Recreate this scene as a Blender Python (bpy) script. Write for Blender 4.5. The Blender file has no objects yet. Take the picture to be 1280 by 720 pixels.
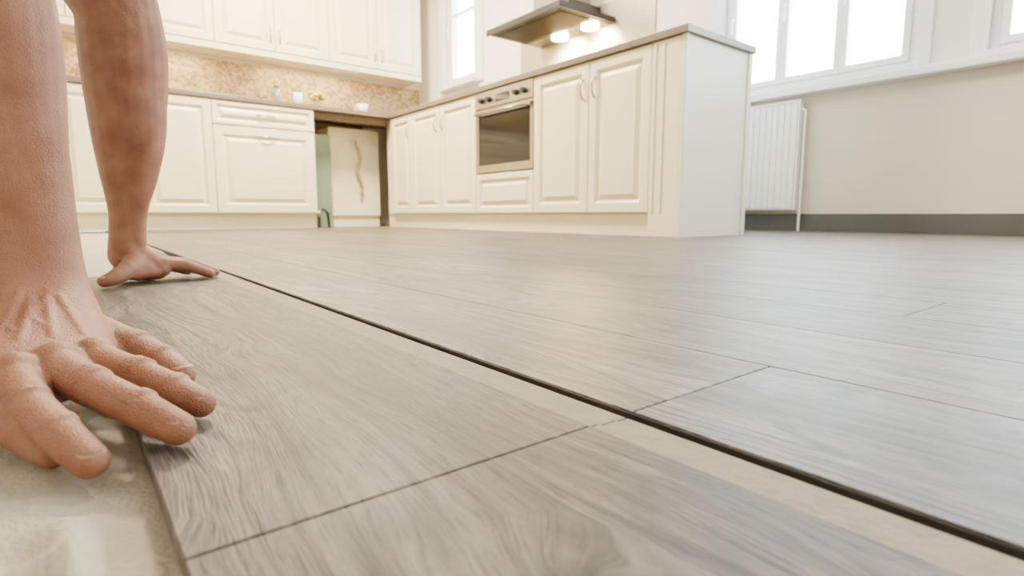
import bpy, bmesh, math, random
from mathutils import Vector, Matrix, noise as mnoise
random.seed(7)
scene=bpy.context.scene
COL=scene.collection

# ------------------------------------------------------------------ materials
def new_mat(name):
    m=bpy.data.materials.new(name); m.use_nodes=True
    nt=m.node_tree; b=nt.nodes.get('Principled BSDF')
    return m,nt,b
def simple(name,col,rough=0.5,metal=0.0,var=0.04,scale=8.0,bump=0.0,bscale=200.0,spec=0.5,emis=None,estr=0):
    m,nt,b=new_mat(name)
    N=nt.nodes.new; L=nt.links.new
    tc=N('ShaderNodeTexCoord'); no=N('ShaderNodeTexNoise'); no.inputs['Scale'].default_value=scale; no.inputs['Detail'].default_value=4
    L(tc.outputs['Object'],no.inputs['Vector'])
    mx=N('ShaderNodeMix'); mx.data_type='RGBA'
    a=[max(0,c*(1-var)) for c in col]; c2=[min(1,c*(1+var)) for c in col]
    mx.inputs[6].default_value=(*a,1); mx.inputs[7].default_value=(*c2,1)
    L(no.outputs['Fac'],mx.inputs[0]); L(mx.outputs[2],b.inputs['Base Color'])
    b.inputs['Roughness'].default_value=rough; b.inputs['Metallic'].default_value=metal
    b.inputs['Specular IOR Level'].default_value=spec
    if bump>0:
        n2=N('ShaderNodeTexNoise'); n2.inputs['Scale'].default_value=bscale; n2.inputs['Detail'].default_value=6
        L(tc.outputs['Object'],n2.inputs['Vector'])
        bp=N('ShaderNodeBump'); bp.inputs['Strength'].default_value=bump; bp.inputs['Distance'].default_value=0.002
        L(n2.outputs['Fac'],bp.inputs['Height']); L(bp.outputs['Normal'],b.inputs['Normal'])
    if emis:
        b.inputs['Emission Color'].default_value=(*emis,1); b.inputs['Emission Strength'].default_value=estr
    return m

def wood_mat(name,dark,mid,light,rough=0.36,spec=0.30):
    m,nt,b=new_mat(name); N=nt.nodes.new; L=nt.links.new
    def mth(op,a,c=None,d=None):
        q=N('ShaderNodeMath'); q.operation=op
        for i,v in enumerate((a,c,d)):
            if v is None: continue
            if isinstance(v,(int,float)): q.inputs[i].default_value=v
            else: L(v,q.inputs[i])
        return q.outputs[0]
    def rng(v,a,c,d,e):
        q=N('ShaderNodeMapRange'); L(v,q.inputs[0])
        for i,t in enumerate((a,c,d,e)): q.inputs[i+1].default_value=t
        return q.outputs[0]
    tc=N('ShaderNodeTexCoord'); geo=N('ShaderNodeNewGeometry')
    rnd=mth('MULTIPLY',geo.outputs['Random Per Island'],37.0)
    cmb=N('ShaderNodeCombineXYZ'); L(rnd,cmb.inputs[0]); L(rnd,cmb.inputs[1])
    add=N('ShaderNodeVectorMath'); add.operation='ADD'; L(tc.outputs['Object'],add.inputs[0]); L(cmb.outputs[0],add.inputs[1])
    def noise(src,sx,sy,detail=5,rg=0.6):
        mp=N('ShaderNodeMapping'); mp.inputs['Scale'].default_value=(sx,sy,1); L(src,mp.inputs['Vector'])
        n=N('ShaderNodeTexNoise'); n.inputs['Scale'].default_value=1; n.inputs['Detail'].default_value=detail; n.inputs['Roughness'].default_value=rg
        L(mp.outputs[0],n.inputs['Vector']); return n.outputs['Fac']
    mk=N('ShaderNodeMapping'); mk.inputs['Scale'].default_value=(8.5,5.0,1); L(add.outputs[0],mk.inputs['Vector'])
    vo=N('ShaderNodeTexVoronoi'); vo.inputs['Scale'].default_value=1.0; L(mk.outputs[0],vo.inputs['Vector'])
    vs=N('ShaderNodeSeparateColor'); L(vo.outputs['Color'],vs.inputs[0])
    on=mth('GREATER_THAN',vs.outputs[0],0.40)
    kd=vo.outputs['Distance']
    near=mth('MULTIPLY',rng(kd,0.0,0.28,1.0,0.0),on)
    wa=noise(add.outputs[0],9,1.9,2,0.5); wb=noise(add.outputs[0],30,9,2,0.5)
    off=mth('ADD',mth('MULTIPLY',mth('SUBTRACT',wa,0.5),0.085),mth('MULTIPLY',mth('SUBTRACT',wb,0.5),0.010))
    off=mth('ADD',off,mth('MULTIPLY',near,0.022))
    oc=N('ShaderNodeCombineXYZ'); L(off,oc.inputs[0])
    w2=N('ShaderNodeVectorMath'); w2.operation='ADD'; L(add.outputs[0],w2.inputs[0]); L(oc.outputs[0],w2.inputs[1]); W=w2.outputs[0]
    big=noise(add.outputs[0],11,3.0,4,0.6)
    rings=noise(W,95,1.6,3,0.55)
    med=noise(W,260,9,4,0.6)
    pores=noise(W,700,40,3,0.55)
    soft=noise(add.outputs[0],70,34,5,0.65)
    cont=noise(W,8,0.9,2,0.45)
    cl=rng(mth('SINE',mth('MULTIPLY',cont,150)),0.45,1.0,1.0,0.42)
    clm=rng(big,0.42,0.58,0.0,1.0)
    cl=mth('SUBTRACT',1.0,mth('MULTIPLY',mth('SUBTRACT',1.0,cl),clm))
    tot=mth('ADD',mth('ADD',mth('MULTIPLY',big,0.32),mth('MULTIPLY',rings,0.24)),mth('ADD',mth('MULTIPLY',med,0.18),mth('MULTIPLY',soft,0.26)))
    r=N('ShaderNodeValToRGB'); e=r.color_ramp.elements
    e[0].position=0.41; e[0].color=(*dark,1); e[1].position=0.59; e[1].color=(*light,1)
    k=e.new(0.5); k.color=(*mid,1)
    L(tot,r.inputs[0])
    pr=rng(pores,0.34,0.48,0.36,1.0)
    kr=mth('SUBTRACT',1.0,mth('MULTIPLY',mth('MULTIPLY',rng(kd,0.03,0.14,1.0,0.0),on),0.80))
    br=rng(geo.outputs['Random Per Island'],0,1,0.84,1.16)
    m2=mth('MULTIPLY',mth('MULTIPLY',pr,kr),mth('MULTIPLY',br,cl))
    vm=N('ShaderNodeVectorMath'); vm.operation='SCALE'; L(r.outputs[0],vm.inputs[0]); L(m2,vm.inputs['Scale'])
    L(vm.outputs[0],b.inputs['Base Color'])
    L(rng(soft,0.3,0.7,rough-0.05,rough+0.10),b.inputs['Roughness'])
    b.inputs['Specular IOR Level'].default_value=spec
    bp=N('ShaderNodeBump'); bp.inputs['Strength'].default_value=0.6; bp.inputs['Distance'].default_value=0.0010
    L(mth('ADD',mth('ADD',mth('MULTIPLY',pores,0.7),mth('MULTIPLY',med,0.4)),mth('MULTIPLY',cl,0.5)),bp.inputs['Height']); L(bp.outputs[0],b.inputs['Normal'])
    return m

def skin_mat():
    m,nt,b=new_mat('skin'); N=nt.nodes.new; L=nt.links.new
    tc=N('ShaderNodeTexCoord')
    n1=N('ShaderNodeTexNoise'); n1.inputs['Scale'].default_value=30; n1.inputs['Detail'].default_value=5; L(tc.outputs['Object'],n1.inputs['Vector'])
    r=N('ShaderNodeValToRGB'); e=r.color_ramp.elements
    e[0].position=0.30; e[0].color=(0.225,0.082,0.044,1); e[1].position=0.70; e[1].color=(0.325,0.147,0.084,1)
    L(n1.outputs['Fac'],r.inputs[0]); L(r.outputs[0],b.inputs['Base Color'])
    b.inputs['Roughness'].default_value=0.54; b.inputs['Specular IOR Level'].default_value=0.36
    b.inputs['Subsurface Weight'].default_value=0.06; b.inputs['Subsurface Radius'].default_value=(1,0.35,0.2); b.inputs['Subsurface Scale'].default_value=0.003
    vo=N('ShaderNodeTexVoronoi'); vo.feature='DISTANCE_TO_EDGE'; vo.inputs['Scale'].default_value=480
    nz=N('ShaderNodeTexNoise'); nz.inputs['Scale'].default_value=70; L(tc.outputs['Object'],nz.inputs['Vector'])
    av=N('ShaderNodeVectorMath'); av.operation='MULTIPLY_ADD'; av.inputs[1].default_value=(0.012,0.012,0.012); L(nz.outputs['Color'],av.inputs[0]); L(tc.outputs['Object'],av.inputs[2])
    L(av.outputs[0],vo.inputs['Vector'])
    mr=N('ShaderNodeMapRange'); mr.inputs[1].default_value=0; mr.inputs[2].default_value=0.25; L(vo.outputs['Distance'],mr.inputs[0])
    n5=N('ShaderNodeTexNoise'); n5.inputs['Scale'].default_value=150; n5.inputs['Detail'].default_value=5; n5.inputs['Distortion'].default_value=1.5; L(tc.outputs['Object'],n5.inputs['Vector'])
    ad=N('ShaderNodeMath'); ad.operation='MULTIPLY_ADD'; ad.inputs[1].default_value=2.0; L(n5.outputs['Fac'],ad.inputs[0]); L(mr.outputs[0],ad.inputs[2])
    bp=N('ShaderNodeBump'); bp.inputs['Strength'].default_value=0.36; bp.inputs['Distance'].default_value=0.0006
    L(ad.outputs[0],bp.inputs['Height']); L(bp.outputs[0],b.inputs['Normal'])
    return m

def mosaic_mat():
    m,nt,b=new_mat('mosaic_tile'); N=nt.nodes.new; L=nt.links.new
    tc=N('ShaderNodeTexCoord'); v=N('ShaderNodeTexVoronoi'); v.inputs['Scale'].default_value=55; v.distance='CHEBYCHEV'; L(tc.outputs['Object'],v.inputs['Vector'])
    n=N('ShaderNodeTexNoise'); n.inputs['Scale'].default_value=9; n.inputs['Detail'].default_value=8; L(tc.outputs['Object'],n.inputs['Vector'])
    r=N('ShaderNodeValToRGB'); e=r.color_ramp.elements
    e[0].position=0.2; e[0].color=(0.28,0.18,0.07,1); e[1].position=0.8; e[1].color=(0.70,0.54,0.28,1)
    sp=N('ShaderNodeSeparateColor'); L(v.outputs['Color'],sp.inputs[0])
    a=N('ShaderNodeMath'); a.operation='MULTIPLY_ADD'; a.inputs[1].default_value=0.6; L(sp.outputs[0],a.inputs[0]); 
    a2=N('ShaderNodeMath'); a2.operation='MULTIPLY'; a2.inputs[1].default_value=0.45; L(n.outputs['Fac'],a2.inputs[0]); L(a2.outputs[0],a.inputs[2])
    L(a.outputs[0],r.inputs[0]); L(r.outputs[0],b.inputs['Base Color']); b.inputs['Roughness'].default_value=0.35
    return m

def glass_mat(name,col=(0.9,0.95,0.95),fac=0.08):
    m=bpy.data.materials.new(name); m.use_nodes=True; nt=m.node_tree; nt.nodes.clear(); N=nt.nodes.new; L=nt.links.new
    o=N('ShaderNodeOutputMaterial'); t=N('ShaderNodeBsdfTransparent'); t.inputs[0].default_value=(*col,1)
    g=N('ShaderNodeBsdfGlossy'); g.inputs['Roughness'].default_value=0.03; mx=N('ShaderNodeMixShader'); mx.inputs[0].default_value=fac
    L(t.outputs[0],mx.inputs[1]); L(g.outputs[0],mx.inputs[2]); L(mx.outputs[0],o.inputs[0]); return m

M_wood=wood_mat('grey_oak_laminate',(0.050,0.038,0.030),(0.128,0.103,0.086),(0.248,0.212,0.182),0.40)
M_wood_dim=wood_mat('grey_oak_laminate_loose_board',(0.036,0.027,0.0215),(0.092,0.072,0.060),(0.185,0.154,0.132),0.46,0.22)  # same laminate, colour darkened because the near boards get less light
M_tongue=simple('plank_core',(0.23,0.18,0.12),0.7,var=0.35,scale=60,bump=0.4)
M_gap_shade=simple('dark_board_edge',(0.02,0.015,0.012),0.8,var=0.3,scale=60)  # near-black paint for the shade in the plank groove
M_cab=simple('cream_lacquer',(0.88,0.785,0.53),0.38,var=0.015,bump=0.03,bscale=60)
M_cabe=simple('cream_side_panel',(0.85,0.79,0.67),0.38,var=0.015)
M_wall=simple('white_wall_paint',(0.86,0.82,0.74),0.8,var=0.02,bump=0.1)
M_beige=simple('beige_wall_paint',(0.66,0.58,0.46),0.8,var=0.03,bump=0.1)
M_ceil=simple('ceiling_paint',(0.85,0.84,0.82),0.9)
M_top=simple('stone_countertop',(0.17,0.13,0.095),0.35,var=0.35,scale=120)
M_white=simple('white_window_paint',(0.88,0.89,0.90),0.35,var=0.01)
M_steel=simple('brushed_steel',(0.38,0.34,0.28),0.32,metal=1.0,var=0.08,scale=50)
M_black=simple('black_glass',(0.012,0.012,0.013),0.10,var=0.1,spec=0.3)
M_dark=simple('dark_plastic',(0.015,0.015,0.015),0.4)
M_base=simple('dark_grey_plinth',(0.07,0.064,0.057),0.6,var=0.1)
M_mos=mosaic_mat()
M_under=simple('underlay_sheet',(0.44,0.38,0.285),0.8,var=0.2,scale=45,bump=1.0,bscale=380)
M_sub=simple('concrete_subfloor',(0.02,0.017,0.014),0.9,var=0.2,scale=12,bump=0.5)
M_skin=skin_mat()
M_nail=simple('fingernail',(0.40,0.21,0.145),0.36,var=0.04,scale=80)
M_chrome=simple('handle_metal',(0.50,0.43,0.31),0.3,metal=1.0)
M_glass=glass_mat('window_glass'); M_gglass=glass_mat('clear_glass',(0.85,0.9,0.86),0.15)
M_mint=simple('frosted_green_glass',(0.17,0.24,0.17),0.2,var=0.2)
M_recess=simple('bare_wall_in_recess',(0.42,0.35,0.24),0.8,var=0.15,scale=10)
M_brown=simple('brown_worktop_underside',(0.11,0.062,0.033),0.6,var=0.2)
M_shirt=simple('shirt_fabric',(0.10,0.13,0.18),0.9,var=0.15,scale=30,bump=0.5,bscale=500)
M_jean=simple('denim',(0.07,0.10,0.17),0.9,var=0.25,scale=60,bump=0.5,bscale=600)
M_hair=simple('dark_hair',(0.04,0.025,0.018),0.6,var=0.4,scale=150,bump=0.8,bscale=200)
M_shoe=simple('shoe_leather',(0.06,0.045,0.035),0.5)
M_eye=simple('eye_white',(0.8,0.8,0.78),0.2); M_iris=simple('iris',(0.08,0.05,0.03),0.2); M_lip=simple('lips',(0.5,0.2,0.17),0.5)
M_rad=simple('radiator_enamel',(0.88,0.86,0.82),0.35,var=0.01)
M_yel=simple('yellow_petals',(0.85,0.58,0.01),0.5); M_green=simple('green_leaf',(0.12,0.34,0.06),0.5); M_cup=simple('porcelain',(0.85,0.85,0.82),0.2)
M_bulb=simple('lamp_glow',(1,0.9,0.7),0.5,emis=(1.0,0.78,0.40),estr=160)
M_fill_glow=simple('lamp_diffuser',(1,1,1),0.5,emis=(1.0,0.93,0.82),estr=3)  # glowing face of the added ceiling fill

# ------------------------------------------------------------------ mesh helpers
def finish(ob,mat,parent=None,smooth=False):
    COL.objects.link(ob)
    if mat: ob.data.materials.append(mat)
    if parent: ob.parent=parent
    if smooth:
        for p in ob.data.polygons: p.use_smooth=True
    return ob
def empty(name,loc=(0,0,0)):
    e=bpy.data.objects.new(name,None); e.empty_display_size=0.1; COL.objects.link(e); return e
def add_box(bm,b):
    x0,x1,y0,y1,z0,z1=b
    v=[bm.verts.new(p) for p in ((x0,y0,z0),(x1,y0,z0),(x1,y1,z0),(x0,y1,z0),(x0,y0,z1),(x1,y0,z1),(x1,y1,z1),(x0,y1,z1))]
    for f in ((0,3,2,1),(4,5,6,7),(0,1,5,4),(1,2,6,5),(2,3,7,6),(3,0,4,7)): bm.faces.new([v[i] for i in f])
def boxes(name,bs,mat,parent=None,bevel=0.0,seg=2):
    bm=bmesh.new()
    for b in bs: add_box(bm,b)
    if bevel>0: bmesh.ops.bevel(bm,geom=bm.edges[:],offset=bevel,segments=seg,affect='EDGES',profile=0.5)
    me=bpy.data.meshes.new(name); bm.to_mesh(me); bm.free()
    return finish(bpy.data.objects.new(name,me),mat,parent)
def cyl(name,p0,p1,r,mat,parent=None,r1=None,seg=20):
    p0=Vector(p0);p1=Vector(p1); d=p1-p0; bm=bmesh.new()
    bmesh.ops.create_cone(bm,cap_ends=True,segments=seg,radius1=r,radius2=r if r1 is None else r1,depth=d.length)
    M=Matrix.Translation((p0+p1)/2)@d.to_track_quat('Z','Y').to_matrix().to_4x4()
    bmesh.ops.transform(bm,matrix=M,verts=bm.verts)
    me=bpy.data.meshes.new(name); bm.to_mesh(me); bm.free()
    ob=finish(bpy.data.objects.new(name,me),mat,parent)
    for p in ob.data.polygons: p.use_smooth=len(p.vertices)==4
    return ob
def tube(name,pts,r,mat,parent=None):
    cu=bpy.data.curves.new(name,'CURVE'); cu.dimensions='3D'; cu.bevel_depth=r; cu.bevel_resolution=4; cu.use_fill_caps=True
    s=cu.splines.new('POLY'); s.points.add(len(pts)-1)
    for i,p in enumerate(pts): s.points[i].co=(*p,1)
    ob=bpy.data.objects.new(name,cu); COL.objects.link(ob); cu.materials.append(mat)
    if parent: ob.parent=parent
    return ob
def frame_map(orient,plane):
    if orient=='-Y': return lambda u,z,w: (u,plane-w,z)
    if orient=='-X': return lambda u,z,w: (plane-w,u,z)
def door(name,u0,u1,z0,z1,orient,plane,mat,parent,t=0.02,fw=0.06,raised=True):
    F=frame_map(orient,plane); bm=bmesh.new(); g=0.0025
    u0+=g;u1-=g;z0+=g;z1-=g
    prof=[(0,0),(0,t-0.003),(0.003,t),(fw-0.010,t),(fw,t-0.006),(fw+0.004,t-0.014),(fw+0.012,t-0.014),(fw+0.036,t-0.001),(fw+0.040,t-0.001)]
    rings=[]
    for ins,w in prof:
        rings.append([bm.verts.new(F(u,z,w)) for u,z in ((u0+ins,z0+ins),(u1-ins,z0+ins),(u1-ins,z1-ins),(u0+ins,z1-ins))])
    for a,b in zip(rings,rings[1:]):
        for i in range(4): bm.faces.new((a[i],a[(i+1)%4],b[(i+1)%4],b[i]))
    bm.faces.new(rings[-1]); bm.faces.new(rings[0][::-1])
    bmesh.ops.recalc_face_normals(bm,faces=bm.faces)
    me=bpy.data.meshes.new(name); bm.to_mesh(me); bm.free()
    return finish(bpy.data.objects.new(name,me),mat,parent)
def handle(name,u,z,orient,plane,parent,vertical=True,L=0.11):
    F=frame_map(orient,plane); pts=[]
    for i in range(13):
        a=i/12; s=(a-0.5)*L; w=0.018+0.026*math.sin(math.pi*a)**0.6
        pts.append(F(u,z+s,w) if vertical else F(u+s,z,w))
    tube(name,pts,0.0055,M_chrome,parent)

# ------------------------------------------------------------------ room shell
XW=3.90; XK=2.95; YB=5.22; XL=-1.7; YF=-2.3; ZC=2.7; WB=-0.013
boxes('subfloor',[(XL,XW,YF,YB,-0.12,-0.014)],M_sub)
bm=bmesh.new(); w=0.155; gap=0.0012; X=0.2420; i=0
joint={0:0.197,1:-0.45,2:0.86,3:0.209,4:-0.30,5:0.75}
while X<XW:
    x1=min(X+w,XW)
    L=1.28 if i<2 else 0.92; j=joint.get(i,random.uniform(-0.5,0.8)); y=j-4*L
    while y<YB:
        a=max(y,YF); b=min(y+L,YB)
        if b>a+0.01: add_box(bm,(X+gap/2,x1-gap/2,a+gap/2,b-gap/2,-0.0125,0.0))
        y+=L
    X+=w; i+=1
bmesh.ops.bevel(bm,geom=bm.edges[:],offset=0.0006,segments=1,affect='EDGES')
me=bpy.data.meshes.new('floor'); bm.to_mesh(me); bm.free(); flo=finish(bpy.data.objects.new('floor',me),M_wood)
boxes('board_groove_edge',[(0.2412,0.2423,YF,YB-0.7,-0.0125,-0.0010)],M_gap_shade,flo)  # added dark strip, stands in for shade inside the gap
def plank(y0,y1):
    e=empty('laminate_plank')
    boxes('board_face',[(0.0218,0.2085,y0,y1,-0.0085,0.0)],M_wood_dim,e,bevel=0.0006,seg=1)
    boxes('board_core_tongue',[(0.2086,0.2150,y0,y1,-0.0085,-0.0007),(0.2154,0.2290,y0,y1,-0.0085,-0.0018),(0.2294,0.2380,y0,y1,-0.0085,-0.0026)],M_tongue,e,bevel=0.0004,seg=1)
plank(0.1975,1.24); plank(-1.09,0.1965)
def underlay():
    bm=bmesh.new(); nx,ny=240,620; x0,x1=-1.2,0.235; y0,y1=YF+0.02,4.6
    def H(x,y):
        z=-0.0125
        if x<0.012 and y<0.9:
            f=min(1,(0.012-x)/0.03)*min(1,(0.9-y)/0.3); f=f*f*(3-2*f)
            q=mnoise.noise(Vector((x*16+y*6,y*6.0,0.3))); q2=mnoise.noise(Vector((x*45+y*20,y*14.0,2.3))); q3=mnoise.noise(Vector((x*90+y*60,y*40.0,4.3)))
            g=max(0,min(1,(0.275-y)/0.06))
            wob=0.006*math.sin(y*38)
            d=(x+0.012+wob-(0.27-y)*0.20)/0.007; d2=(x+0.055-wob-(0.27-y)*0.1)/0.012
            fold=0.018*math.exp(-abs(d)**1.5)+0.024*math.exp(-abs(d2)**1.5)
            z+=f*(0.0045+0.003*max(0,q)*(0.3+g)+(0.009*max(0,q2)+0.003*q3+0.001)*g)+fold*g*min(1,f*1.5)
        return z
    xs=[x0+(x1-x0)*(1-(1-i/nx)**2.6) for i in range(nx+1)]
    ys=[]
    for j in range(ny+1):
        t=j/ny
        ys.append(y0+(-0.1-y0)*(t/0.15) if t<0.15 else (-0.1+1.1*((t-0.15)/0.72) if t<0.87 else 1.0+(y1-1.0)*((t-0.87)/0.13)))
    g=[[bm.verts.new((x,y,H(x,y))) for x in xs] for y in ys]
    for j in range(ny):
        for i in range(nx): bm.faces.new((g[j][i],g[j][i+1],g[j+1][i+1],g[j+1][i]))
    me=bpy.data.meshes.new('floor_underlay'); bm.to_mesh(me); bm.free()
    finish(bpy.data.objects.new('floor_underlay',me),M_under,smooth=True)
underlay()
boxes('ceiling',[(XL-0.12,XW+0.15,YF-0.12,YB+0.12,ZC,ZC+0.1)],M_ceil)
boxes('wall_back',[(XL-0.12,XK+0.12,YB,YB+0.12,WB,ZC)],M_wall)
boxes('wall_left',[(XL-0.12,XL,YF,YB,WB,ZC)],M_wall)
boxes('wall_front',[(XL-0.12,XW+0.15,YF-0.12,YF,WB,ZC)],M_wall)
wy0,wy1,wz0,wz1=4.20,4.72,1.26,2.25
boxes('wall_kitchen',[(XK,XK+0.12,1.93,wy0,0.001,ZC),(XK,XK+0.12,wy1,YB,0.001,ZC),(XK,XK+0.12,wy0,wy1,0.001,wz0),(XK,XK+0.12,wy0,wy1,wz1,ZC),
     (XK+0.12,XW,2.62,2.74,0.001,ZC)],M_wall)
wins=[(1.20,2.42),(-0.34,0.88),(-1.9,-0.68)]  # last one is an unseen window added behind the camera for light
SZ=0.93; TZ=2.35
up=[(XW,XW+0.15,YF,2.74,TZ,ZC)]
ed=[YF]+[v for ab in sorted(wins) for v in ab]+[2.74]
for a,b in zip(ed[0::2],ed[1::2]): up.append((XW,XW+0.15,a,b,SZ,TZ))
boxes('wall_right',up,M_wall); boxes('wall_right_dado',[(XW,XW+0.15,YF,2.62,WB,SZ)],M_beige)
boxes('baseboard_right',[(XW-0.018,XW,YF,2.62,0,0.115)],M_base,bevel=0.002)
boxes('trim_1',[(XW-0.09,XW,YF,2.60,SZ-0.045,SZ)],M_white,bevel=0.006)

def window(idx,y0,y1,z0,z1,xw,n=3,dep=0.12,casing=0.07):
    e=empty('window_%d'%idx); xf=xw-0.02
    boxes('casing',[(xf,xw,y0-casing,y0,z0,z1+casing),(xf,xw,y1,y1+casing,z0,z1+casing),(xf,xw,y0,y1,z1,z1+casing)],M_white,e,bevel=0.004)
    boxes('sill',[(xw-0.07,xw+dep*0.5,y0-0.03,y1+0.03,z0-0.002,z0+0.028)],M_white,e,bevel=0.005)
    fx0,fx1=xw+0.03,xw+0.09; f=0.045
    boxes('outer_frame',[(fx0,fx1,y0,y0+f,z0,z1),(fx0,fx1,y1-f,y1,z0,z1),(fx0,fx1,y0+f,y1-f,z0+0.02,z0+0.02+f),(fx0,fx1,y0+f,y1-f,z1-f,z1)],M_white,e,bevel=0.004)
    W=(y1-y0-2*f)/n
    for k in range(n):
        a=y0+f+k*W; b=a+W; s=0.038
        zb=z0+0.02+f; zt=z1-f
        boxes('sash_%d'%(k+1),[(fx0-0.015,fx1-0.01,a,a+s,zb,zt),(fx0-0.015,fx1-0.01,b-s,b,zb,zt),(fx0-0.015,fx1-0.01,a+s,b-s,zb,zb+s),(fx0-0.015,fx1-0.01,a+s,b-s,zt-s,zt),
               (fx0-0.005,fx1-0.02,a+s,b-s,zb+(zt-zb)*0.66,zb+(zt-zb)*0.66+0.025)],M_white,e,bevel=0.003)
        boxes('pane_%d'%(k+1),[(fx0+0.02,fx0+0.024,a+s,b-s,zb+s,zt-s)],M_glass,e)
        tube('latch_%d'%(k+1),[(fx0-0.02,b-s*0.5,zb+0.5),(fx0-0.045,b-s*0.5,zb+0.5),(fx0-0.045,b-s*0.5,zb+0.40)],0.006,M_white,e)
    return e
for k,(a,b) in enumerate(wins): window(k+1,a,b,SZ,TZ,XW)
window(4,wy0,wy1,wz0,wz1,XK,n=1,casing=0.09)

rad=empty('radiator'); ry0,ry1=1.80,2.50; rx=XW-0.10
bsr=[]; n=16
for k in range(n):
    a=ry0+0.01+(ry1-ry0-0.02)*k/n; bsr.append((rx+0.012,rx+0.045,a+0.004,a+(ry1-ry0-0.02)/n-0.004,0.15,0.83))
boxes('ribs',bsr,M_rad,rad,bevel=0.005)
boxes('back_panel',[(rx+0.022,rx+0.06,ry0,ry1,0.14,0.84),(rx+0.01,rx+0.06,ry0-0.004,ry0+0.006,0.14,0.845),(rx+0.01,rx+0.06,ry0,ry1,0.838,0.85)],M_rad,rad,bevel=0.002)
tube('pipe',[(rx+0.03,ry0-0.03,0.0),(rx+0.03,ry0-0.03,0.78),(rx+0.03,ry0+0.01,0.80)],0.007,M_rad,rad)
boxes('wall_brackets',[(rx+0.06,XW-0.001,ry0+0.1,ry0+0.14,0.3,0.34),(rx+0.06,XW-0.001,ry1-0.14,ry1-0.1,0.3,0.34),(rx+0.06,XW-0.001,ry0+0.1,ry0+0.14,0.7,0.74)],M_rad,rad)

# ------------------------------------------------------------------ kitchen
YC=4.62; XC=2.324; ZT=0.97; KT=0.035; PZ=0.115; Z1=ZT-KT-0.005
left=empty('base_cabinet_run')
boxes('carcass',[(-1.2,1.637,YC+0.001,YB-0.005,PZ,ZT-KT)],M_cab,left)
boxes('plinth',[(-1.2,1.637,YC+0.03,YC+0.05,0.0,PZ)],M_cab,left)
for k,(a,b) in enumerate([(-1.2,-0.9),(-0.9,-0.45),(-0.45,0.0),(0.0,0.45),(0.45,0.90)]):
    door('door_%d'%(k+1),a,b,PZ+0.005,Z1,'-Y',YC,M_cab,left)
    if k>0: handle('handle_%d'%(k+1),b-0.035 if k%2 else a+0.035,Z1-0.12,'-Y',YC,left)
door('drawer_top',0.90,1.635,0.76,Z1,'-Y',YC,M_cab,left,fw=0.035)
door('drawer_front',0.90,1.635,PZ+0.005,0.755,'-Y',YC,M_cab,left,fw=0.07)
handle('pull_1',1.27,0.845,'-Y',YC,left,False,0.13); handle('pull_2',1.27,0.69,'-Y',YC,left,False,0.13)
# open appliance slot next to the corner : bare back, corner carcass side, pipes
rc=empty('appliance_recess')
boxes('back_wall_board',[(1.645,2.30,YB-0.04,YB-0.014,0,ZT-KT-0.002)],M_recess,rc)
boxes('corner_carcass_side',[(1.86,2.32,YC+0.28,YC+0.298,0.10,Z1-0.07),(1.86,1.88,YC+0.298,YB-0.045,0.10,Z1-0.07)],M_cab,rc)
boxes('corner_plinth',[(1.86,2.32,YC+0.30,YC+0.318,0,0.10)],M_cab,rc)
boxes('worktop_rail',[(1.64,2.28,YC+0.02,YC+0.10,ZT-KT-0.06,ZT-KT-0.001)],M_brown,rc)
tube('drain_hose',[(2.12+0.02*math.sin(0.7*k),YC+0.25,0.28+0.03*k) for k in range(17)],0.011,M_chrome,rc)
boxes('frosted_glass_sheet',[(1.70,1.85,YC+0.22,YC+0.228,0.0,0.78)],M_mint)
wv=empty('water_valve')
tube('hose',[(1.67,YC+0.06,0.0),(1.67,YC+0.06,0.10),(1.70,YC+0.05,0.16),(1.74,YC+0.05,0.12),(1.75,YC+0.05,0.0)],0.012,M_dark,wv)
cyl('valve_body',(1.67,YC+0.06,0.09),(1.67,YC+0.06,0.14),0.02,M_chrome,wv)

pen=empty('peninsula_cabinet')
boxes('carcass',[(XC+0.001,2.86,1.645,2.695,PZ,ZT-KT),(XC+0.001,2.86,3.315,YC+0.10,PZ,ZT-KT),(XC+0.001,2.86,2.695,3.315,PZ,0.385)],M_cab,pen)
boxes('plinth',[(XC+0.012,XC+0.03,1.645,YC+0.12,0,PZ-0.002)],M_cab,pen)
for k,(a,b) in enumerate([(4.25,4.61),(3.795,4.25),(3.315,3.795),(2.233,2.695),(1.812,2.233)]):
    door('door_%d'%(k+1),a,b,PZ+0.003,Z1,'-X',XC,M_cab,pen)
for k,u in enumerate([4.29,3.84,3.75,2.275,2.19]): handle('handle_%d'%(k+1),u,Z1-0.14,'-X',XC,pen)
door('drawer_below_oven',2.695,3.315,PZ+0.003,0.385,'-X',XC,M_cab,pen,fw=0.045)
boxes('pilaster',[(XC-0.018,XC+0.002,1.645,1.812,0,Z1)],M_cab,pen,bevel=0.002)
boxes('pilaster_strips',[(XC-0.024,XC-0.017,1.735,1.747,PZ,Z1-0.01),(XC-0.024,XC-0.017,1.785,1.795,PZ,Z1-0.01)],M_cab,pen,bevel=0.003)
boxes('end_panel',[(XC-0.018,2.875,1.625,1.645,0,ZT-KT)],M_cabe,pen,bevel=0.0015)
boxes('end_panel_edge',[(2.845,2.88,1.617,1.63,0,ZT-KT),(XC-0.018,XC+0.006,1.619,1.63,0,ZT-KT)],M_cabe,pen,bevel=0.002)
boxes('back_panel',[(2.86,2.875,1.645,1.93,0,ZT-KT)],M_cabe,pen)
boxes('countertop',[(-1.2,XC-0.035,YC-0.03,YB-0.013,ZT-KT,ZT),(XC-0.035,XK-0.001,1.93,YB-0.013,ZT-KT,ZT),(XC-0.035,2.89,1.605,1.93,ZT-KT,ZT)],M_top,bevel=0.003)
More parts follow.
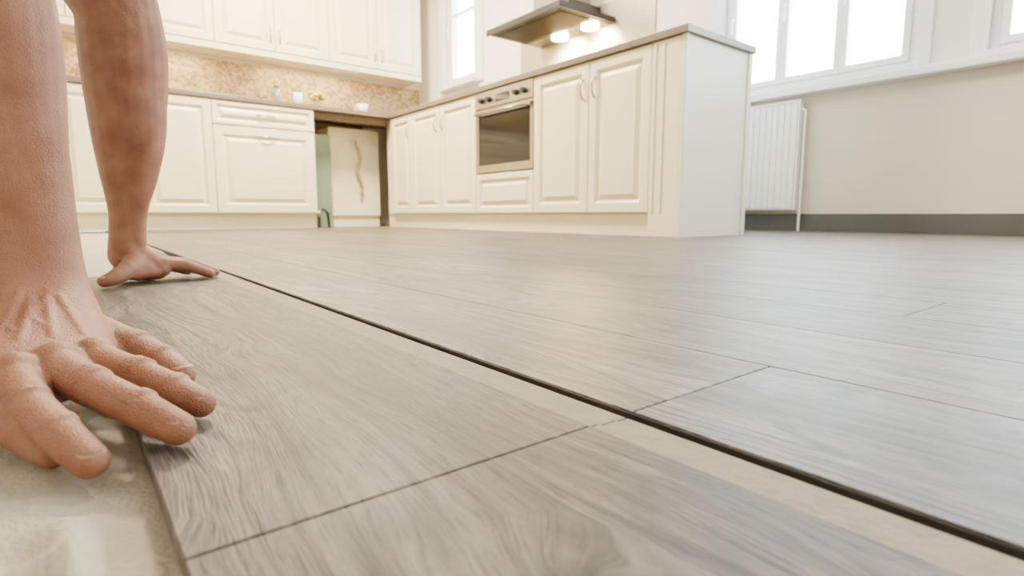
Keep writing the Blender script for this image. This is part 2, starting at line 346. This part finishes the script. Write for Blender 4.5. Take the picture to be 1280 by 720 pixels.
boxes('counter_upstand',[(XK-0.02,XK-0.001,1.95,2.29,ZT,ZT+0.04),(XK-0.02,XK-0.001,3.61,YB-0.03,ZT,ZT+0.04)],M_top)
ov=empty('built_in_oven'); y0,y1=2.70,3.31; z0,z1=0.392,Z1
boxes('body',[(XC+0.005,2.84,y0,y1,z0,z1)],M_dark,ov)
boxes('front_frame',[(XC-0.02,XC+0.004,y0,y1,z0,z0+0.05),(XC-0.02,XC+0.004,y0,y0+0.03,z0+0.05,z1-0.13),(XC-0.02,XC+0.004,y1-0.03,y1,z0+0.05,z1-0.13),(XC-0.02,XC+0.004,y0,y1,z1-0.155,z1-0.115)],M_steel,ov,bevel=0.002)
boxes('glass_door',[(XC-0.016,XC+0.002,y0+0.03,y1-0.03,z0+0.05,z1-0.155)],M_black,ov)
boxes('control_panel',[(XC-0.022,XC+0.004,y0,y1,z1-0.108,z1)],M_steel,ov,bevel=0.002)
boxes('display',[(XC-0.024,XC-0.02,2.93,3.08,z1-0.085,z1-0.035)],M_black,ov)
for k,yy in enumerate([2.78,2.86,3.15,3.23]): cyl('knob_%d'%(k+1),(XC-0.021,yy,z1-0.058),(XC-0.05,yy,z1-0.058),0.02,M_dark,ov,0.016)
tube('door_handle',[(XC-0.02,y0+0.05,z1-0.15),(XC-0.06,y0+0.05,z1-0.15),(XC-0.06,y1-0.05,z1-0.15),(XC-0.02,y1-0.05,z1-0.15)],0.009,M_steel,ov)
ct=empty('cooktop')
boxes('glass_surface',[(2.38,2.86,2.72,3.30,ZT,ZT+0.007)],M_black,ct,bevel=0.002)
for k,(a,b) in enumerate([(2.5,2.86),(2.5,3.15),(2.74,2.86),(2.74,3.15)]):
    cyl('burner_%d'%(k+1),(a,b,ZT+0.007),(a,b,ZT+0.02),0.04,M_dark,ct,0.035)
    boxes('grate_%d'%(k+1),[(a-0.09,a+0.09,b-0.005,b+0.005,ZT+0.022,ZT+0.032),(a-0.005,a+0.005,b-0.09,b+0.09,ZT+0.022,ZT+0.032)]+
        [(a+sx*0.09-0.005,a+sx*0.09+0.005,b-0.005,b+0.005,ZT+0.006,ZT+0.03) for sx in (-1,1)],M_dark,ct)
boxes('mosaic_backsplash',[(-1.2,XK-0.02,YB-0.012,YB-0.001,ZT,1.352)],M_mos)
boxes('hob_splash_panel',[(XK-0.010,XK-0.001,2.30,3.60,ZT+0.001,1.50)],simple('satin_panel',(0.40,0.36,0.30),0.3,metal=0.4))
uc=empty('wall_cabinet'); UY=4.89; ub=1.35
boxes('carcass',[(-1.2,2.77,UY+0.001,YB-0.013,ub+0.03,2.35)],M_cab,uc)
boxes('light_rail',[(-1.2,2.77,UY-0.02,UY+0.002,ub,ub+0.045),(2.75,2.77,UY,YB-0.013,ub,ub+0.045)],M_cab,uc,bevel=0.003)
boxes('cornice',[(-1.22,2.79,UY-0.04,YB-0.013,2.35,2.42)],M_cab,uc,bevel=0.01)
us=[-1.2+0.441*k for k in range(10)]
for k,(a,b) in enumerate(zip(us,us[1:])): 
    door('door_%d'%(k+1),a,b,ub+0.05,2.34,'-Y',UY,M_cab,uc)
    handle('handle_%d'%(k+1),b-0.035 if k%2 else a+0.035,ub+0.17,'-Y',UY,uc)
hd=empty('range_hood'); hx0,hx1,hy0,hy1,hz=2.45,XK-0.012,2.63,3.36,1.354
boxes('canopy',[(hx0,hx1,hy0,hy1,hz,hz+0.03)],M_dark,hd,bevel=0.004)
boxes('rim',[(hx0-0.012,hx0+0.004,hy0-0.01,hy1+0.01,hz-0.004,hz+0.034),(hx0,hx1,hy0-0.012,hy0+0.002,hz-0.003,hz+0.034)],M_dark,hd,bevel=0.002)
boxes('motor_body',[(hx1-0.30,hx1,hy0+0.12,hy1-0.12,hz+0.028,hz+0.13)],M_dark,hd,bevel=0.004)
fs=[]
for k in range(26):
    yy=hy0+0.04+k*(hy1-hy0-0.08)/26; fs.append((hx0+0.04,hx0+0.30,yy,yy+0.014,hz-0.010,hz-0.003))
boxes('grease_filter',fs,simple('filter_metal',(0.04,0.035,0.028),0.5,metal=1.0),hd); boxes('underside',[(hx0+0.02,hx0+0.32,hy0+0.02,hy1-0.02,hz-0.004,hz+0.001)],M_dark,hd)
boxes('light_strip_panel',[(hx0+0.33,hx1-0.01,hy0+0.02,hy1-0.02,hz-0.004,hz+0.001)],M_steel,hd)
boxes('chimney',[(hx1-0.26,hx1,hy0+0.22,hy1-0.22,hz+0.12,ZC)],M_steel,hd,bevel=0.002)
for k,yy in enumerate([2.76,3.05]):
    cyl('lamp_%d'%(k+1),(hx1-0.09,yy,hz-0.003),(hx1-0.09,yy,hz-0.020),0.058,M_bulb,hd)
    ld=bpy.data.lights.new('hood_spot','SPOT'); ld.energy=280; ld.color=(1,0.72,0.34); ld.spot_size=3.0; ld.spot_blend=1; ld.shadow_soft_size=0.04
    lo=bpy.data.objects.new('hood_lamp_light_%d'%(k+1),ld); lo.location=(hx1-0.09,yy,hz-0.035); COL.objects.link(lo); lo.parent=hd

fl=empty('yellow_flower_glass'); fx,fy=1.70,4.70
cyl('glass_cup',(fx,fy,ZT),(fx,fy,ZT+0.07),0.03,M_gglass,fl,0.045)
for k in range(13):
    a=k*0.7; bmx=bmesh.new(); bmesh.ops.create_icosphere(bmx,subdivisions=2,radius=0.027); 
    bmesh.ops.transform(bmx,matrix=Matrix.Translation((fx+0.042*math.cos(a),fy+0.042*math.sin(a),ZT+0.09+0.018*math.sin(3*a)))@Matrix.Diagonal((1,1,0.65,1)),verts=bmx.verts)
    me=bpy.data.meshes.new('petal'); bmx.to_mesh(me); bmx.free(); finish(bpy.data.objects.new('petal_%d'%(k+1),me),M_yel if k%4 else M_green,fl,True)
cupe=empty('tea_cup')
cyl('cup_wall',(2.12,4.76,ZT),(2.12,4.76,ZT+0.085),0.032,M_cup,cupe,0.048)
tube('cup_handle',[(2.075,4.76,ZT+0.068),(2.05,4.76,ZT+0.058),(2.05,4.76,ZT+0.032),(2.085,4.76,ZT+0.02)],0.005,M_cup,cupe)
bw=empty('storage_jar')
cyl('jar',(1.57,4.76,ZT),(1.57,4.76,ZT+0.11),0.038,M_cup,bw); cyl('lid',(1.57,4.76,ZT+0.11),(1.57,4.76,ZT+0.135),0.034,M_green,bw)
bo=empty('oil_bottle')
cyl('bottle_body',(1.46,4.95,ZT),(1.46,4.95,ZT+0.16),0.03,M_mint,bo); cyl('bottle_neck',(1.46,4.95,ZT+0.16),(1.46,4.95,ZT+0.22),0.028,M_mint,bo,0.011); cyl('bottle_cap',(1.46,4.95,ZT+0.22),(1.46,4.95,ZT+0.24),0.013,M_yel,bo)

# ------------------------------------------------------------------ organic modelling
def capsule(bm,p0,r0,p1,r1,up=(0,0,1),flat=1.0,seg=20):
    p0=Vector(p0);p1=Vector(p1); d=p1-p0; Ln=d.length
    d=d/Ln if Ln>1e-5 else Vector((0,1,0)); up=Vector(up)
    if abs(d.dot(up.normalized()))>0.98: up=Vector((1,0,0)) if abs(d.x)<0.9 else Vector((0,1,0))
    side=d.cross(up).normalized(); u=side.cross(d).normalized()
    st=[]; n=6
    for k in range(n+1):
        a=math.pi/2*(1-k/n); st.append((p0-d*r0*math.sin(a),r0*math.cos(a)))
    for k in range(n+1):
        a=math.pi/2*k/n; st.append((p1+d*r1*math.sin(a),r1*math.cos(a)))
    rings=[]
    for c,r in st:
        r=max(r,1e-5)
        rings.append([bm.verts.new(c+side*r*math.cos(2*math.pi*k/seg)+u*r*flat*math.sin(2*math.pi*k/seg)) for k in range(seg)])
    for a,b in zip(rings,rings[1:]):
        for k in range(seg): bm.faces.new((a[k],a[(k+1)%seg],b[(k+1)%seg],b[k]))
    bm.faces.new(rings[0][::-1]); bm.faces.new(rings[-1])
def ball(bm,c,r,sc=(1,1,1),rot=None):
    M=Matrix.Translation(c)@(rot.to_4x4() if rot else Matrix.Identity(4))@Matrix.Diagonal((*sc,1))
    bmesh.ops.create_icosphere(bm,subdivisions=3,radius=r,matrix=M)
def chain(bm,pts,up=(0,0,1),flat=1.0):
    for (p0,r0),(p1,r1) in zip(pts,pts[1:]): capsule(bm,p0,r0,p1,r1,up,flat)
def cr(P,i,t):
    a,b,c,d=P[i-1],P[i],P[i+1],P[i+2]
    return 0.5*((2*b)+(c-a)*t+(2*a-5*b+4*c-d)*t*t+(3*b-a-3*c+d)*t*t*t)
def smoothline(pts,n=6):
    P=[Vector(p) for p,r in pts]; Rr=[r for p,r in pts]; P=[P[0]]+P+[P[-1]]; Rr=[Rr[0]]+Rr+[Rr[-1]]; out=[]
    for i in range(1,len(P)-2):
        for k in range(n): out.append((cr(P,i,k/n),cr(Rr,i,k/n)))
    out.append((P[-2],Rr[-2])); return out
class Loft:
    def __init__(s,secs):
        s.n=len(secs)
        pad=lambda l:[l[0]]+l+[l[-1]]
        s.c=pad([Vector(q[0]) for q in secs]); s.r=pad([Vector(q[1]).normalized() for q in secs]); s.u=pad([Vector(q[2]).normalized() for q in secs])
        s.a=pad([q[3] for q in secs]); s.b=pad([q[4] for q in secs]); s.e=pad([q[5] for q in secs])
    def at(s,t):
        t=max(0,min(0.99999,t))*(s.n-1); i=int(t)+1; f=t-int(t)
        r=cr(s.r,i,f).normalized(); u=cr(s.u,i,f); u=(u-r*u.dot(r)).normalized()
        return cr(s.c,i,f),r,u,cr(s.a,i,f),cr(s.b,i,f),cr(s.e,i,f)
    def build(s,bm,steps=40,seg=40):
        rings=[]
        for k in range(steps+1):
            c,r,u,a,b,e=s.at(k/steps); R=[]
            for q in range(seg):
                th=2*math.pi*q/seg; cx,sy=math.cos(th),math.sin(th)
                R.append(bm.verts.new(c+r*a*math.copysign(abs(cx)**(2/e),cx)+u*b*math.copysign(abs(sy)**(2/e),sy)))
            rings.append(R)
        for A,B in zip(rings,rings[1:]):
            for q in range(seg): bm.faces.new((A[q],A[(q+1)%seg],B[(q+1)%seg],B[q]))
        bm.faces.new(rings[0][::-1]); bm.faces.new(rings[-1])
def organic(name,bm,mat,parent,voxel=0.0016,it=8,fac=0.5):
    me=bpy.data.meshes.new(name); bmesh.ops.recalc_face_normals(bm,faces=bm.faces); bm.to_mesh(me); bm.free()
    ob=finish(bpy.data.objects.new(name,me),mat,parent)
    r=ob.modifiers.new('remesh','REMESH'); r.mode='VOXEL'; r.voxel_size=voxel; r.use_smooth_shade=True
    s=ob.modifiers.new('smooth','SMOOTH'); s.iterations=it; s.factor=fac
    return ob
def nail(parent,name,c,d,up,L=0.010,W=0.0055,rt=0.0075):
    d=Vector(d).normalized(); up=Vector(up); side=d.cross(up).normalized(); u=side.cross(d).normalized()
    bm=bmesh.new(); g=[]; nu,nv=10,10
    for j in range(nv+1):
        v=j/nv; row=[]
        ww=W*math.sqrt(max(0.05,1-abs(2*v-1)**3.5))
        for i in range(nu+1):
            s=(i/nu*2-1)*ww
            h=math.sqrt(max(0,rt*rt-s*s))
            row.append(bm.verts.new(Vector(c)+d*(v-0.5)*L+side*s+u*(h-0.0028*max(0,v-0.45)**2*2-0.0006)))
        g.append(row)
    for j in range(nv):
        for i in range(nu): bm.faces.new((g[j][i],g[j][i+1],g[j+1][i+1],g[j+1][i]))
    me=bpy.data.meshes.new(name); bm.to_mesh(me); bm.free(); ob=finish(bpy.data.objects.new(name,me),M_nail,parent,True)
    so=ob.modifiers.new('t','SOLIDIFY'); so.thickness=0.0008; so.offset=0
    return ob
def finger(bm,j,radii,parent,nm,s=1.0,folds=True):
    pts=[Vector(p) for p in j]
    line=smoothline(list(zip(pts,radii)),4)
    chain(bm,line)
    for a,b,ra,rb in zip(pts,pts[1:],radii,radii[1:]):
        ball(bm,(a+b)/2-Vector((0,0,(ra+rb)*0.05)),(ra+rb)*0.5*0.99)
    for k in range(1,len(pts)-1):
        ball(bm,pts[k]+Vector((0,0,radii[k]*0.06)),radii[k]*1.035)
        if folds:
            d=(pts[k]-pts[k-1]).normalized(); sd=d.cross(Vector((0,0,1))).normalized(); up=sd.cross(d).normalized(); r=radii[k]
            for o in ((-0.0040,0,0.0040) if k==1 else (-0.0018,0.0018)):
                c=pts[k]+d*o
                arc=[(c+sd*math.cos(a)*r*1.01+up*(math.sin(a)*r*1.03+r*0.06),0.0011) for a in [math.radians(x) for x in range(40,141,20)]]
                chain(bm,arc)
    d=(pts[-1]-pts[-2]).normalized(); nail(parent,nm,pts[-1]-d*0.0005,d,(0,0,1),L=0.0105*s,W=radii[-1]*0.70,rt=radii[-1]*0.99)

person=empty('kneeling_man')
# ---- right arm (near camera)
bm=bmesh.new()
fr=[0.0112,0.0098,0.0088,0.0077]
near={'index':[(0.0085,0.411,0.0230),(0.0265,0.376,0.0190),(0.0410,0.350,0.0138),(0.0505,0.333,0.0092)],
 'middle':[(-0.009,0.400,0.0245),(0.0050,0.360,0.0205),(0.0225,0.323,0.0150),(0.0350,0.298,0.0095)],
 'ring':[(-0.0265,0.391,0.0230),(-0.0200,0.355,0.0175),(-0.0090,0.323,0.0105),(0.0010,0.298,0.0030)],
 'little':[(-0.0410,0.393,0.0180),(-0.034,0.365,0.0130),(-0.0230,0.343,0.0065),(-0.0125,0.326,0.0005)]}
hand=Loft([((-0.048,0.566,0.345),(1,-.3,0),(0.3,1,0),0.042,0.039,2.0),
 ((-0.042,0.556,0.280),(1,-.3,0),(0.3,1,0),0.045,0.039,2.0),
 ((-0.035,0.542,0.210),(1,-.25,0),(0.25,1,0),0.0425,0.035,2.0),
 ((-0.027,0.528,0.145),(1,-.15,0),(0.15,1,0),0.0355,0.028,2.1),
 ((-0.021,0.518,0.100),(1,-.05,0),(0.05,1,-0.05),0.0300,0.0225,2.2),
 ((-0.018,0.508,0.071),(1,0,0),(0,1,-0.35),0.0285,0.0208,2.3),
 ((-0.017,0.493,0.051),(1,0.05,0),(0,0.75,-0.75),0.0305,0.0208,2.4),
 ((-0.017,0.466,0.0360),(1,0.15,0),(0,0.42,-0.9),0.0350,0.0200,2.4),
 ((-0.0172,0.436,0.0268),(1,0.22,0),(0,0.28,-1),0.0378,0.0180,2.4),
 ((-0.0175,0.408,0.0208),(1,0.26,0),(0,0.25,-1),0.0378,0.0148,2.4),
 ((-0.0165,0.384,0.0172),(1,0.30,0),(0,0.2,-1),0.0330,0.0106,2.4)])
hand.build(bm,70,44)
for nme,j in near.items():
    k=0.90 if nme=='little' else (1.03 if nme=='middle' else 1.0)
    finger(bm,j,[r*k for r in fr],person,'right_%s_nail'%nme)
    m=Vector(j[0]); ball(bm,m+Vector((0,0.003,0.0026)),0.0120*k)
    lat={'index':0.62,'middle':0.20,'ring':-0.24,'little':-0.62}[nme]
    pts=[]
    for q in range(12):
        t=0.62+0.27*q/11; l=lat*(0.38+0.62*(q/11)); c,r,u,a,b,e=hand.at(t); h=(1-abs(l)**e)**(1/e)
        dep=0.0021 if 1<q<10 else 0.0045
        pts.append((c+r*a*l-u*(b*h-dep),0.0034))
    chain(bm,pts)
for a,b in (('index','middle'),('middle','ring'),('ring','little')):
    for f,rr in ((0.20,0.0092),(0.38,0.0070)):
        A=Vector(near[a][0])*(1-f)+Vector(near[a][1])*f; B=Vector(near[b][0])*(1-f)+Vector(near[b][1])*f
        capsule(bm,A-Vector((0,0,0.004)),rr,B-Vector((0,0,0.004)),rr)
th=[(0.008,0.476,0.028),(0.031,0.446,0.020),(0.043,0.419,0.0145),(0.0500,0.396,0.0105)]
finger(bm,th,[0.0160,0.0122,0.0108,0.0090],person,'right_thumb_nail',1.2)
ball(bm,(0.006,0.464,0.021),0.020,(1,1.2,0.85)); capsule(bm,(0.002,0.444,0.019),0.015,(0.024,0.444,0.016),0.012)
capsule(bm,(0.006,0.424,0.016),0.010,(0.027,0.442,0.014),0.009)
ball(bm,(-0.040,0.456,0.016),0.020,(0.9,1.5,0.9)); capsule(bm,(-0.040,0.407,0.011),0.012,(-0.037,0.476,0.019),0.017)
ball(bm,(-0.042,0.510,0.083),0.0090)
chain(bm,smoothline([((-0.030,0.520,0.10),0.017),((-0.040,0.530,0.16),0.025),((-0.055,0.545,0.25),0.033),((-0.062,0.56,0.33),0.035)],6))
chain(bm,smoothline([((-0.011,0.514,0.09),0.015),((-0.014,0.522,0.15),0.022),((-0.020,0.538,0.23),0.031),((-0.030,0.555,0.32),0.035)],6))
def vein(t0,t1,l0,amp,fq,r=0.0020):
    pts=[]
    for q in range(18):
        t=t0+(t1-t0)*q/17; l=l0+amp*math.sin(q*fq); c,r_,u,a,b,e=hand.at(t); h=(1-abs(l)**e)**(1/e)
        pts.append((c+r_*a*l-u*(b*h-(0.0011 if 1<q<16 else 0.004)),r))
    chain(bm,pts)
vein(0.60,0.85,0.02,0.13,0.5); vein(0.60,0.83,-0.42,0.12,0.5)
chain(bm,smoothline([((-0.050,0.566,0.335),0.042),((-0.09,0.59,0.42),0.048),((-0.16,0.62,0.52),0.055),((-0.24,0.66,0.62),0.062)],5))
organic('right_arm',bm,M_skin,person,0.0012,7)

# ---- left arm (far)
bm=bmesh.new(); W=Vector((0.080,1.100,0.062))
fr2=[0.0110,0.0096,0.0088,0.0078]
far={'index':[(0.128,1.083,0.028),(0.156,1.080,0.025),(0.177,1.079,0.016),(0.193,1.078,0.0090)],
 'middle':[(0.131,1.103,0.030),(0.163,1.103,0.026),(0.187,1.104,0.016),(0.205,1.105,0.0090)],
 'ring':[(0.127,1.123,0.028),(0.157,1.126,0.024),(0.180,1.129,0.015),(0.197,1.131,0.0088)],
 'little':[(0.118,1.141,0.024),(0.140,1.148,0.019),(0.158,1.154,0.013),(0.170,1.158,0.0080)]}
for nme,j in far.items():
    k=0.88 if nme=='little' else 1.0
    finger(bm,j,[r*k for r in fr2],person,'left_%s_nail'%nme,folds=False)
    m=Vector(j[0]); ball(bm,m+Vector((-0.002,0,0.001)),0.0120*k)
    wr=W+Vector((0.002,(m.y-W.y)*0.5,-0.010))
    capsule(bm,wr,0.021,m+Vector((-0.006,0,-0.006)),0.0145*k)
    capsule(bm,(W.x+0.01,W.y+(m.y-W.y)*0.7,0.020),0.017,m+Vector((-0.01,0,-0.013)),0.011*k)
    chain(bm,smoothline([(m+Vector((0.004,0,0.006)),0.0028),(m+Vector((-0.012,0,0.0105)),0.0028),((m*0.5+W*0.5)+Vector((0.002,0,0.010)),0.0028),(W+Vector((0.008,(m.y-W.y)*0.3,0.004)),0.0026)],5))
ball(bm,(0.098,1.105,0.032),0.032,(1.2,1.1,0.8))
th=[(0.088,1.080,0.036),(0.074,1.056,0.025),(0.058,1.043,0.016),(0.042,1.036,0.0105)]
finger(bm,th,[0.0175,0.0135,0.0120,0.0098],person,'left_thumb_nail',1.2,folds=False)
ball(bm,(0.092,1.080,0.023),0.021,(1.2,1,0.9)); ball(bm,(0.080,1.118,0.021),0.021,(1.1,1.2,0.9))
capsule(bm,(0.078,1.062,0.018),0.011,(0.118,1.080,0.020),0.011)
arm=smoothline([(W+Vector((-0.002,0,-0.016)),0.029),((0.082,1.100,0.095),0.0270),((0.085,1.100,0.13),0.0310),((0.088,1.098,0.18),0.041),((0.092,1.095,0.24),0.052),((0.095,1.092,0.31),0.060),((0.095,1.089,0.37),0.062),((0.092,1.088,0.43),0.058)],7)
chain(bm,arm,(0.62,0.78,0),0.84)
chain(bm,smoothline([((0.092,1.086,0.055),0.012),((0.094,1.085,0.11),0.014),((0.104,1.082,0.18),0.026),((0.106,1.081,0.26),0.040),((0.098,1.086,0.40),0.050)],8))
chain(bm,smoothline([((0.092,1.088,0.42),0.057),((0.04,1.085,0.49),0.052),((-0.06,1.07,0.57),0.056),((-0.19,1.06,0.64),0.062)],5))
organic('left_arm',bm,M_skin,person,0.0018,12)

# ---- torso, clothes, head
bm=bmesh.new()
capsule(bm,(-0.30,0.86,0.60),0.17,(-0.60,0.88,0.46),0.155,(0,0,1),0.78)
capsule(bm,(-0.24,0.68,0.62),0.085,(-0.21,1.04,0.64),0.085); 
capsule(bm,(-0.24,0.66,0.62),0.082,(-0.155,0.62,0.52),0.075); capsule(bm,(-0.20,1.06,0.64),0.082,(-0.09,1.072,0.585),0.075)
capsule(bm,(-0.26,0.78,0.62),0.12,(-0.25,0.95,0.63),0.12)
organic('shirt',bm,M_shirt,person,0.005,6)
bm=bmesh.new()
capsule(bm,(-0.60,0.80,0.42),0.13,(-0.60,0.96,0.42),0.13)
for yy in (0.77,0.99):
    chain(bm,[((-0.60,yy,0.38),0.10),((-0.38,yy-0.01*(1 if yy<0.9 else -1),0.075),0.066)]); chain(bm,[((-0.38,yy,0.070),0.064),((-0.78,yy,0.055),0.045)])
organic('trousers',bm,M_jean,person,0.005,6)
for k,yy in enumerate((0.77,0.99)):
    bm=bmesh.new(); capsule(bm,(-0.80,yy,0.045),0.042,(-0.85,yy,0.05),0.045); capsule(bm,(-0.86,yy,0.09),0.035,(-0.86,yy,0.025),0.036,(1,0,0),1.3)
    organic('shoe_%d'%(k+1),bm,M_shoe,person,0.004,4)
hc=Vector((-0.06,0.865,0.80)); R=Matrix.Rotation(math.radians(35),3,'Y')
def hp(x,y,z): return hc+R@Vector((x,y,z))
bm=bmesh.new()
ball(bm,hp(-0.01,0,0.03),0.098,(1.0,0.80,1.0),R); ball(bm,hp(0.02,0,-0.03),0.078,(0.95,0.80,1.25),R)
capsule(bm,hp(0.03,0,-0.08),0.042,hp(0.055,0,-0.095),0.028)
capsule(bm,hp(0.082,0,0.018),0.010,hp(0.104,0,-0.022),0.014); ball(bm,hp(0.09,0.013,-0.026),0.009); ball(bm,hp(0.09,-0.013,-0.026),0.009)
capsule(bm,hp(0.078,-0.035,0.035),0.012,hp(0.078,0.035,0.035),0.012)
for s in (-1,1): ball(bm,hp(-0.005,s*0.082,0.0),0.026,(0.75,0.35,1.2),R); ball(bm,hp(0.062,s*0.038,-0.02),0.024)
capsule(bm,hp(-0.02,0,-0.05),0.056,(-0.25,0.865,0.66),0.068)
organic('head',bm,M_skin,person,0.0025,6)
for s,nm in ((-1,'right'),(1,'left')):
    b2=bmesh.new(); ball(b2,hp(0.076,s*0.031,0.012),0.013); me=bpy.data.meshes.new(nm+'_eye'); b2.to_mesh(me); b2.free(); finish(bpy.data.objects.new(nm+'_eye',me),M_eye,person,True)
    b2=bmesh.new(); ball(b2,hp(0.0865,s*0.031,0.010),0.0055,(0.5,1,1),R); me=bpy.data.meshes.new(nm+'_iris'); b2.to_mesh(me); b2.free(); finish(bpy.data.objects.new(nm+'_iris',me),M_iris,person,True)
    tube(nm+'_eyebrow',[hp(0.091,s*0.016,0.036),hp(0.092,s*0.03,0.041),hp(0.084,s*0.046,0.037)],0.004,M_hair,person)
b2=bmesh.new(); capsule(b2,hp(0.083,-0.02,-0.058),0.006,hp(0.083,0.02,-0.058),0.006); me=bpy.data.meshes.new('mouth'); b2.to_mesh(me); b2.free(); finish(bpy.data.objects.new('mouth',me),M_lip,person,True)
bm=bmesh.new(); ball(bm,hp(-0.024,0,0.048),0.100,(1.0,0.84,0.95),R); ball(bm,hp(-0.05,0,0.0),0.080,(0.8,0.95,1.1),R)
organic('hair',bm,M_hair,person,0.003,3)

# ------------------------------------------------------------------ light
w=bpy.data.worlds.new('daylight'); scene.world=w; w.use_nodes=True; nt=w.node_tree; bg=nt.nodes['Background']
tc=nt.nodes.new('ShaderNodeTexCoord'); sp=nt.nodes.new('ShaderNodeSeparateXYZ'); rp=nt.nodes.new('ShaderNodeValToRGB')
nt.links.new(tc.outputs['Generated'],sp.inputs[0]); nt.links.new(sp.outputs[2],rp.inputs[0]); nt.links.new(rp.outputs[0],bg.inputs[0])
rp.color_ramp.elements[0].color=(0.88,0.93,0.98,1); rp.color_ramp.elements[1].color=(0.87,0.93,1,1); bg.inputs[1].default_value=42.0
def area(name,loc,rot,sx,sy,en,col,parent=None,portal=False):
    l=bpy.data.lights.new(name,'AREA'); l.shape='RECTANGLE'; l.size=sx; l.size_y=sy; l.energy=en; l.color=col
    if portal: l.cycles.is_portal=True
    o=bpy.data.objects.new(name,l); o.location=loc; o.rotation_euler=rot; COL.objects.link(o)
    if parent: o.parent=parent
    return o
for k,(a,b) in enumerate(wins): area('window_portal_%d'%(k+1),(XW+0.14,(a+b)/2,(SZ+TZ)/2),(0,math.radians(90),0),TZ-SZ,b-a,1,(1,1,1),portal=True)
area('window_portal_4',(XK+0.11,(wy0+wy1)/2,(wz0+wz1)/2),(0,math.radians(90),0),wz1-wz0,wy1-wy0,1,(1,1,1),portal=True)
for k,(x,y,e) in enumerate([(1.3,3.6,380),(1.6,1.6,50)]):  # unseen ceiling lights added as soft fill, boxed like fittings
    c=empty('ceiling_lamp'); 
    boxes('lamp_body',[(x-0.3,x+0.3,y-0.3,y+0.3,ZC-0.05,ZC-0.001)],M_white,c,bevel=0.01)
    boxes('diffuser',[(x-0.27,x+0.27,y-0.27,y+0.27,ZC-0.056,ZC-0.049)],M_fill_glow,c)
    area('lamp_light',(x,y,ZC-0.06),(0,0,0),0.55,0.55,e,(1.0,0.85,0.60) if k==0 else (1,0.91,0.78),c)
for k,x in enumerate([-0.5,0.6,1.8]):
    c=empty('under_cabinet_light')
    boxes('strip_body',[(x-0.4,x+0.4,5.0,5.03,ub+0.018,ub+0.029)],M_white,c)
    area('strip_light',(x,5.015,ub+0.016),(0,0,0),0.75,0.025,12,(1,0.78,0.44),c)

# ------------------------------------------------------------------ camera
cd=bpy.data.cameras.new('camera'); cd.sensor_width=36; cd.lens=19.8; cd.clip_start=0.01
cd.dof.use_dof=True; cd.dof.focus_distance=0.50; cd.dof.aperture_fstop=9.0
cam=bpy.data.objects.new('camera',cd); COL.objects.link(cam); cam.location=(0,0,0.11)
cam.rotation_euler=(math.radians(90-7.445),0,math.radians(-38.4)); scene.camera=cam
